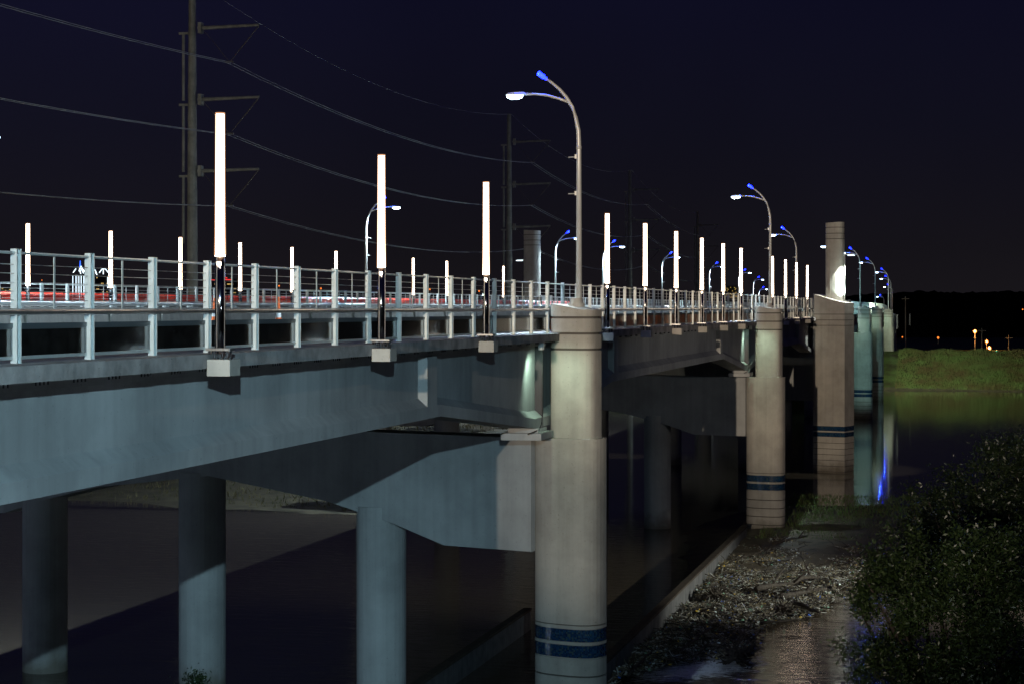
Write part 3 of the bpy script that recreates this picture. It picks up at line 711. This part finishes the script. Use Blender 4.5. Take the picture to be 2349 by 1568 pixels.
# ------------------------------------------------------------------ far distance
def ridge(name, y, x0, x1, hf, n, jag, thick=60):
    b = bmesh.new(); fr, tp, bk = [], [], []
    h2 = 0
    for i in range(n + 1):
        x = x0 + (x1 - x0) * i / n; h2 = h2 * .7 + random.uniform(-jag, jag) * .6
        h = hf(x) + h2 + random.uniform(-jag, jag) * .35
        yy = y + random.uniform(-8, 8)
        fr.append((x, yy - thick, 0)); tp.append((x, yy, max(2, h))); bk.append((x, yy + thick, 0))
    rows(b, [fr, [(p[0], p[1] - thick * .5, p[2] * .75 + random.uniform(-1, 1)) for p in tp], tp, bk])
    return tag(obj(name, b, M['hill']), kind='structure')
ridge('wooded_hill', 1900, -1500, 500, lambda x: float(np.interp(x, (-1500, -330, -150, -60, 60, 300), (19, 19.5, 24, 30.5, 30.0, 29))), 700, 1.3)
ridge('tree_belt', 900, -900, 260, lambda x: 13.6 + 1.2 * math.sin(x * .02), 600, .9, 25)
def street_light_far(px, py, z, label, m=None, power=0, s=1.0):
    p = P(px, py, z); t = empty('street_lamp', (p.x, p.y, 2.5), 0, label, 'street lamp')
    b = bmesh.new(); tube(b, [(0, .5, 0), (0, .5, p.z - 2.5 + .5)], .14, 6); tube(b, [(0, .5, p.z - 2.5 + .5), (0, 0, p.z - 2.5 + .55)], .1, 6); obj('pole', b, M['pylon'], t)
    b = bmesh.new(); bmesh.ops.create_icosphere(b, subdivisions=2, radius=.42 * s, matrix=Matrix.Translation((0, 0, p.z - 2.5))); obj('lamp_globe', b, m or M['sodium'], t, smooth=True)
    if power:
        l = bpy.data.lights.new('sodium_glow', 'POINT'); l.energy = power; l.color = (1, .45, .12); l.shadow_soft_size = .4
        q = bpy.data.objects.new('sodium_glow', l); C.objects.link(q); q.location = (p.x, p.y - .8, p.z)
street_light_far(2236.5, 760, 560, 'highest and brightest orange lamp beyond the grassy bank', power=3000, s=1.3)
street_light_far(2263.5, 783, 600, 'middle one of the three orange lamps beyond the grassy bank', power=1500, s=1.2)
street_light_far(2269.5, 798, 520, 'lowest of the three orange lamps, just above the grassy crest', power=3000, s=1.2)
street_light_far(2152, 774.5, 700, 'single small orange lamp left of the three bright ones', s=.9)
street_light_far(2070, 773, 800, 'tiny orange lamp just right of the bridge end', s=.6)
street_light_far(2286, 806.5, 520, 'small green light beside the lowest orange lamp', M['greenl'], s=.8)
street_light_far(2346, 710, 1100, 'tiny yellow lamp at the right edge of the photo', s=.8)
# utility poles there
for px, py, z, l in ((2252, 752, 570, 'dark utility pole beside the three orange lamps'), (2314, 769, 600, 'thin utility pole right of the orange lamps'), (2077, 680, 640, 'pale thin mast between the bridge end and the orange lamps')):
    p = P(px, py, z); t = empty('utility_pole', (p.x, p.y, 2.5), 0, l, 'utility pole')
    b = bmesh.new(); tube(b, [(0, 0, 0), (0, 0, p.z - 2.5)], [.22, .14], 8); obj('pole', b, M['pylon'], t)
    b = bmesh.new(); box(b, -1.2, 1.2, -.08, .08, p.z - 3.4, p.z - 3.2); obj('cross_arm', b, M['pylon'], t)
# city towers seen through the railing
def city(px0, px1, pytop, z, label, wins=None, cat='building'):
    a = P(px0, pytop, z); c = P(px1, pytop, z); w = (c - a).length; rz = math.atan2(c.y - a.y, c.x - a.x); d = w * .8
    t = empty('tower_block', (a.x, a.y, 2.5), rz, label, cat)
    b = bmesh.new(); box(b, 0, w, 0, d, 0, a.z - 2.5); obj('wall', b, M['build'], t)
    return t, w, a.z - 2.5, z / F
t, w, h, m1 = city(166.5, 193.5, 632, 3000, 'dark city tower outlined with white light strips under a blue crown')
for fx in (.03, .30, .48, .56, .74, .97):
    b = bmesh.new(); tube(b, [(w * fx, -.6, h - 52), (w * fx, -.6, h - 1)], .55 if fx not in (.48, .56) else .28, 5); obj('light_strip', b, M['neonw'], t)
b = bmesh.new()
for fx0, z0, fx1, z1 in ((.05, 4, .30, 10), (.55, 6, .72, 14), (.72, 14, .90, 8), (.60, 10, .70, 2), (.75, 10, .95, 3), (.9, 9, 1.05, 5)):
    tube(b, [(w * fx0, -.6, h + z0), (w * fx1, -.6, h + z1)], .75, 5)
obj('roof_light', b, M['neonw'], t)
b = bmesh.new(); loft(b, [sup(2.6, 2.6, z, 8, 2, w * .66, 3) for z in (h, h + 14)]); obj('crown_base', b, M['build'], t)
b = bmesh.new(); tube(b, [(w * .65, 0, h + 12), (w * .65, 0, h + 22)], [1.2, .5], 6); obj('blue_crown', b, M['neonb'], t)
t, w, h, m1 = city(218, 251, 631, 3000, 'dark city tower with yellow windows and white light strokes on its roof')
b = bmesh.new()
for fx0, z0, fx1, z1 in ((.3, 3, .5, 9), (.5, 9, .72, 9), (.72, 9, .95, 3), (.58, 9, .58, 1), (.0, 8, .12, 2), (.03, 4, .15, 0)):
    tube(b, [(w * fx0, -.6, h + z0), (w * fx1, -.6, h + z1)], .7, 5)
obj('roof_light', b, M['neonw'], t)
for i in range(26):
    b = bmesh.new(); x = random.choice((.1, .2, .42, .52, .8)) * w; z = h - 5 - random.randint(0, 11) * 4.2; box(b, x, x + 1.6, -.4, -.1, z, z + 1.3); obj('window', b, M['win'], t)
b = bmesh.new(); tube(b, [(w * .88, -.6, h - 20), (w * .88, -.6, h - 2)], .45, 5); obj('light_strip', b, M['neonw'], t)
t, w, h, m1 = city(0, 46, 660, 2600, 'low dark block with scattered yellow windows at the left edge')
for i in range(16):
    b = bmesh.new(); x = random.uniform(.03, .95) * w; z = h - 2 - random.uniform(0, 16); box(b, x, x + random.uniform(1, 3), -.4, -.1, z, z + 1); obj('window', b, M['win'], t)
t, w, h, m1 = city(478, 540, 640, 2800, 'dark block with red roof lights beside the tallest light stick')
for x0, x1, z in ((.05, .25, -1.5), (.55, .85, -1), (.6, .7, 1.5)):
    b = bmesh.new(); box(b, w * x0, w * x1, -.5, -.1, h + z - .8, h + z + .5); obj('roof_sign', b, M['redl'], t)
for i in range(12):
    b = bmesh.new(); x = random.uniform(.03, .95) * w; z = h - 8 - random.choice((0, 6, 12)); box(b, x, x + random.uniform(1.5, 4), -.4, -.1, z, z + 1.1); obj('window', b, M['win'], t)
t, w, h, m1 = city(1664, 1690, 656, 2800, 'small far block of scattered lit windows behind the sixth stick right of the nearest column')
for i in range(22):
    b = bmesh.new(); x = random.uniform(.03, .95) * w; z = h - 1 - random.uniform(0, 18); box(b, x, x + .9, -.4, -.1, z, z + .8); obj('window', b, M['win'], t)
for px, py, z, l in ((96, 643, 1500, 'tiny yellow lamp right of the leftmost far stick'), (640, 656, 900, 'orange lamp behind the far railing left of the fifth far stick'), (736, 662, 900, 'orange lamp behind the far railing near the sixth far stick'), (986, 664, 900, 'orange lamp behind the far railing between two far sticks'), (1099, 668, 900, 'orange lamp behind the far railing just left of the third tall stick')):
    street_light_far(px, py, z, l, s=.85)

# ------------------------------------------------------------------ driftwood and rubbish
poly = [G(*q, .2) for q in ((1398, 1560), (1480, 1528), (1560, 1515), (1640, 1500), (1722, 1500), (1735, 1440), (1800, 1418), (1885, 1400), (1925, 1350), (1990, 1300), (2070, 1262), (2070, 1222), (1800, 1222), (1712, 1232))]
poly = [(p.x, p.y) for p in poly]
poly[-1] = (-14.1, poly[-1][1]); poly[0] = (-14.1, poly[0][1] - 2)
def inside(x, y):
    c = False; n = len(poly)
    for i in range(n):
        x1, y1 = poly[i]; x2, y2 = poly[(i + 1) % n]
        if (y1 > y) != (y2 > y) and x < (x2 - x1) * (y - y1) / (y2 - y1) + x1: c = not c
    return c
def hgt(x, y):
    return .16 + .14 * math.sin(x * 1.1 + 2 * math.sin(y * .23)) * math.cos(y * .45 + x * .3) + .10 * math.sin(y * 1.3 + x)
xs = [p[0] for p in poly]; ysp = [p[1] for p in poly]
dm = [mat('debris_' + n, c, r, var=.3, vscale=3) for n, c, r in (('brown', (.09, .08, .06), .8), ('pale', (.45, .46, .42), .5), ('grey', (.2, .2, .19), .6), ('plastic', (.7, .8, .78), .25), ('green', (.2, .45, .3), .3), ('dark', (.03, .025, .02), .9), ('straw', (.22, .19, .12), .8), ('yellow', (.7, .5, .05), .5), ('blue', (.05, .15, .6), .4))]
V, Fc, Mi = [], [], []
cnt = 0
while cnt < 30000:
    x = random.uniform(min(xs), max(xs)); y = random.uniform(min(ysp), max(ysp))
    if not inside(x + random.gauss(0, .25), y + random.gauss(0, .5)): continue
    cnt += 1
    r = random.random(); z = hgt(x, y) + random.uniform(-.05, .10)
    if r < .42: L_, w_, t_, mi = random.uniform(.15, .9), random.uniform(.008, .03), .02, random.choice((0, 0, 0, 6, 6, 1, 5))
    elif r < .8: L_, w_, t_, mi = random.uniform(.04, .16), random.uniform(.02, .07), .03, random.choice((0, 6, 2, 5, 1, 6))
    else: L_, w_, t_, mi = random.uniform(.06, .16), random.uniform(.03, .06), .05, random.choice((3, 3, 2, 4, 4, 1, 7, 8) if random.random() < .35 else (0, 6, 2, 1, 5))
    a = random.uniform(0, math.pi); tl = random.gauss(0, .35)
    d = Vector((math.cos(a) * math.cos(tl), math.sin(a) * math.cos(tl), math.sin(tl))) * L_ / 2; s = Vector((-math.sin(a), math.cos(a), 0)) * w_; u = Vector((0, 0, t_))
    c0 = Vector((x, y, z)); k = len(V)
    V += [c0 - d - s, c0 + d - s, c0 + d + s, c0 - d + s, c0 - d * .9 + u, c0 + d * .9 + u]
    for f in ((0, 1, 5, 4), (2, 3, 4, 5), (0, 4, 3), (1, 2, 5)): Fc.append([k + q for q in f]); Mi.append(mi)
me = bpy.data.meshes.new('driftwood_litter'); me.from_pydata([tuple(v) for v in V], [], Fc); me.polygons.foreach_set('material_index', Mi)
for m in dm: me.materials.append(m)
o = bpy.data.objects.new('driftwood_litter', me); C.objects.link(o); tag(o, 'thick mat of twigs, reeds and plastic rubbish washed up beside the low wall', 'debris', kind='stuff')
b = bmesh.new(); nx, ny = 60, 110; x0, x1, y0, y1 = min(xs), max(xs), min(ysp), max(ysp); vv = {}
for i in range(nx + 1):
    for j in range(ny + 1):
        x = x0 + (x1 - x0) * i / nx; y = y0 + (y1 - y0) * j / ny
        if inside(x, y): vv[i, j] = b.verts.new((x, y, hgt(x, y) - .02 + random.uniform(-.03, .03)))
for i in range(nx):
    for j in range(ny):
        q = [(i, j), (i + 1, j), (i + 1, j + 1), (i, j + 1)]
        if all(k in vv for k in q): b.faces.new([vv[k] for k in q])
tag(obj('mud_raft', b, M['mud'], smooth=True), kind='structure')
rt = random.Random(5); b = bmesh.new(); k = 0
while k < 900:
    x = rt.uniform(min(xs), max(xs)); y = rt.uniform(min(ysp), max(ysp))
    if not inside(x, y): continue
    k += 1; a_ = rt.uniform(0, 6.28); L_ = rt.uniform(.4, 1.5); z = hgt(x, y) + rt.uniform(.0, .12); dz = rt.gauss(.05, .18)
    tube(b, [(x, y, z), (x + L_ * .5 * math.cos(a_), y + L_ * .5 * math.sin(a_), z + dz * .5 + .05), (x + L_ * math.cos(a_ + .2), y + L_ * math.sin(a_ + .2), z + dz)], [rt.uniform(.015, .04), .02, .006], 4, False)
tag(obj('driftwood_twigs', b, M['wood']), 'tangle of long dark twigs lying on the mat of rubbish', 'twigs', kind='stuff')
b = bmesh.new(); k = 0
while k < 2600:
    px, py = rt.uniform(1440, 1760), rt.uniform(1498, 1568)
    if rt.random() > math.exp(-((px - 1600) / 90) ** 2 - ((py - 1535 + (px - 1600) * .12) / 14) ** 2): continue
    k += 1; p = G(px, py, .02); L_ = rt.uniform(.1, .7); w_ = rt.uniform(.008, .03); z = .012 + rt.random() * .03; a_ = rt.gauss(.25, .2); c_, s_ = math.cos(a_), math.sin(a_)
    b.faces.new([b.verts.new((p.x + u * c_ - v * s_, p.y + u * s_ + v * c_, z)) for u, v in ((-L_ / 2, 0), (0, -w_), (L_ / 2, 0), (0, w_))])
tag(obj('foam', b, mat('river_foam', (.7, .75, .78), .4)), 'streaks of pale foam on fast water in front of the driftwood', 'foam', kind='stuff')
def log(p0, p1, r0, r1, label, nb=3, seed=0):
    rnd = random.Random(seed); a = Vector(p0); c = Vector(p1); ax = c - a
    t = empty('driftwood_log', a, 0, label, 'log', 'driftwood logs on the debris')
    pts = [ax * k / 7 + Vector((rnd.gauss(0, .05), rnd.gauss(0, .05), rnd.gauss(0, .04))) * ax.length * .25 for k in range(8)]
    b = bmesh.new(); tube(b, pts, [r0 + (r1 - r0) * k / 7 + rnd.uniform(-.02, .02) for k in range(8)], 9)
    obj('trunk', b, M['wood'], t, smooth=True)
    for k in range(nb):
        s = pts[rnd.randint(1, 6)]; e_ = s + Vector((rnd.uniform(-1, 1), rnd.uniform(-1, 1), rnd.uniform(.1, .8))) * ax.length * .3
        b = bmesh.new(); tube(b, [s, (s + e_) / 2 + Vector((0, 0, .06)), e_], [r1 * .7, r1 * .45, r1 * .15], 6); obj('branch', b, M['wood'], t, smooth=True)
def lg(px0, py0, px1, py1, *a, **k): log(G(px0, py0, .45), G(px1, py1, .5), *a, **k)
lg(1730, 1350, 1880, 1322, .16, .09, 'long dark forked log lying across the middle of the debris', 4, 1)
lg(1785, 1365, 1895, 1350, .14, .10, 'dark slab of wood right of the long forked log', 2, 2)
lg(1820, 1380, 1882, 1402, .12, .04, 'half sunk branch pointing into the bright water', 3, 3)
lg(1745, 1428, 1880, 1415, .07, .03, 'thin straight branch floating at the edge of the bright water', 2, 4)
lg(1560, 1490, 1630, 1440, .08, .04, 'pale stick sloping up out of the front of the debris', 2, 5)
lg(1440, 1545, 1500, 1490, .07, .05, 'short pale log beside the low wall near the nearest column', 1, 6)
lg(1775, 1245, 1850, 1228, .12, .09, 'dark timber at the far edge of the debris by the grass', 1, 7)
def stump(px, py, r, label, seed):
    p = G(px, py, .2); rnd = random.Random(seed); t = empty('root_ball', p, 0, label, 'stump', 'root balls caught in the debris')
    for k in range(46):
        a = rnd.uniform(0, 6.28); e_ = rnd.uniform(-.1, 1.2); d = Vector((math.cos(a) * math.cos(e_), math.sin(a) * math.cos(e_), math.sin(e_))) * r * rnd.uniform(.6, 1.15)
        s = d.cross(Vector((rnd.gauss(0, 1), rnd.gauss(0, 1), rnd.gauss(0, 1)))) * .45
        b = bmesh.new(); tube(b, [Vector((0, 0, r * .2)), d * .5 + s * .5, d + s * .3], [r * .11, r * .05, r * .012], 5); obj('root', b, M['wood'], t)
    b = bmesh.new(); bmesh.ops.create_icosphere(b, subdivisions=3, radius=r * .3, matrix=Matrix.Translation((0, 0, r * .3)))
    for v in b.verts: v.co *= 1 + rnd.uniform(-.14, .14)
    obj('stump_body', b, M['wood'], t)
stump(1690, 1515, 1.0, 'tangled root ball at the corner of the bright water', 3)
stump(1795, 1405, .75, 'smaller root ball between the debris and the bright water', 4)
stump(1640, 1370, .8, 'dark root ball in the middle of the debris', 6)

# ------------------------------------------------------------------ trees
def tree(lumps, dens, leaf, m, label, base, name='tree'):
    t = empty(name, base, 0, label, 'tree')
    cs = []
    for px, py, z, rp_ in lumps:
        c = P(px, py, z); cs.append((np.array(c), rp_ * z / F))
    pts = []
    for c, r in cs:
        nb = max(5, int(11 * r ** 1.2))
        for _ in range(nb):
            d = rng.normal(0, 1, 3); d /= np.linalg.norm(d); rb = r * rng.uniform(.20, .36)
            q = c + d * r * rng.uniform(.45, .92)
            n = int(dens * rb ** 2 * 1.15); dd = rng.normal(0, 1, (n, 3)); dd /= np.linalg.norm(dd, axis=1)[:, None]; dd[:, 2] *= .75
            pts.append(q + dd * (rb * rng.uniform(.15, 1.0, n) ** .5)[:, None])
            # a shoot that sticks out of the clump
            ns = 26; u = rng.uniform(0, 1, (ns, 1)); pts.append(q + d * rb * (.8 + 1.0 * u) + rng.normal(0, .05, (ns, 3)) + np.array([0, 0, .25]) * u * rb)
    p = np.concatenate(pts); n = len(p)
    # twigs: gather the leaves around twig centres
    tw = p[rng.integers(0, n, max(1, n // 14))]; idx = rng.integers(0, len(tw), n)
    mixk = rng.random(n) < .75
    p = np.where(mixk[:, None], tw[idx] + rng.normal(0, leaf * 1.3, (n, 3)), p)
    a = rng.normal(0, 1, (n, 3)); a /= np.linalg.norm(a, axis=1)[:, None]; bb = np.cross(a, rng.normal(0, 1, (n, 3))); bb /= np.linalg.norm(bb, axis=1)[:, None]
    ln = leaf * rng.uniform(.6, 1.25, n)[:, None]; w = ln * .38
    cc = np.cross(a, bb) * ln * .15
    v = np.zeros((n * 4, 3)); v[0::4] = p - a * ln * .5; v[1::4] = p + bb * w * .5 + cc; v[2::4] = p + a * ln * .5; v[3::4] = p - bb * w * .5 + cc
    v -= np.array(base)
    me = bpy.data.meshes.new('crown'); me.vertices.add(n * 4); me.vertices.foreach_set('co', v.ravel()); me.loops.add(n * 4); me.loops.foreach_set('vertex_index', np.arange(n * 4))
    me.polygons.add(n); me.polygons.foreach_set('loop_start', np.arange(0, n * 4, 4)); me.update(calc_edges=True); me.validate(); me.materials.append(m)
    o = bpy.data.objects.new('crown', me); C.objects.link(o); o.parent = t
    b = bmesh.new(); mid = Vector(np.mean([c for c, r in cs], axis=0)) - Vector(base)
    tube(b, [Vector((0, 0, -.8)), Vector((mid.x * .2, mid.y * .2, mid.z * .4)), mid * .85], [.22, .17, .11], 10)
    for c, r in cs:
        e_ = Vector(c) - Vector(base); s = Vector((mid.x * .3, mid.y * .3, mid.z * random.uniform(.35, .7)))
        tube(b, [s, (s + e_) / 2 + Vector((0, 0, -.1)), e_], [.09, .06, .02], 6)
    obj('trunk', b, M['bark'], t, smooth=True)
    return t
LA = [(2150, 1310, 41, 110), (2045, 1350, 42, 95), (1985, 1325, 42, 62), (2245, 1290, 42, 95), (2330, 1390, 41, 120), (2170, 1430, 40, 130), (2035, 1440, 42, 85), (2290, 1510, 41, 120), (1975, 1400, 43, 55),
      (2070, 1540, 41, 95), (1990, 1520, 42, 58), (2180, 1580, 40, 130), (2330, 1290, 43, 80), (2100, 1250, 43, 58), (2190, 1245, 42, 52), (2040, 1280, 43, 48), (2060, 1650, 42, 110), (2240, 1690, 41, 140), (2380, 1600, 42, 130)]
bA = P(2150, 1400, 42); tree(LA, 3600, .115, M['leaf'], 'big leafy tree filling the bottom right corner', (bA.x + .6, bA.y, 1.2))
LB = [(2290, 1045, 60, 60), (2335, 1075, 60, 75), (2235, 1110, 58, 58), (2180, 1125, 57, 52), (2130, 1150, 56, 50), (2098, 1185, 56, 36), (2310, 1180, 58, 110), (2215, 1190, 57, 80), (2140, 1215, 56, 62), (2095, 1225, 57, 36), (2350, 1010, 61, 45), (2260, 1260, 57, 100), (2370, 1130, 60, 90), (2180, 1290, 57, 90)]
bB = P(2280, 1200, 58); tree(LB, 2600, .13, M['leaf2'], 'darker leafy tree standing behind, higher up at the right edge', (bB.x + .5, bB.y, 1.4))
# small plant in front of the second round column, bottom left
LC = [(436, 1572, 60, 22), (452, 1563, 60, 14)]
pc = P(440, 1600, 60); tree(LC, 9000, .13, M['leaf2'], 'top of a small bush in front of the second round column at the bottom edge', (pc.x, pc.y, -.2), 'bush')
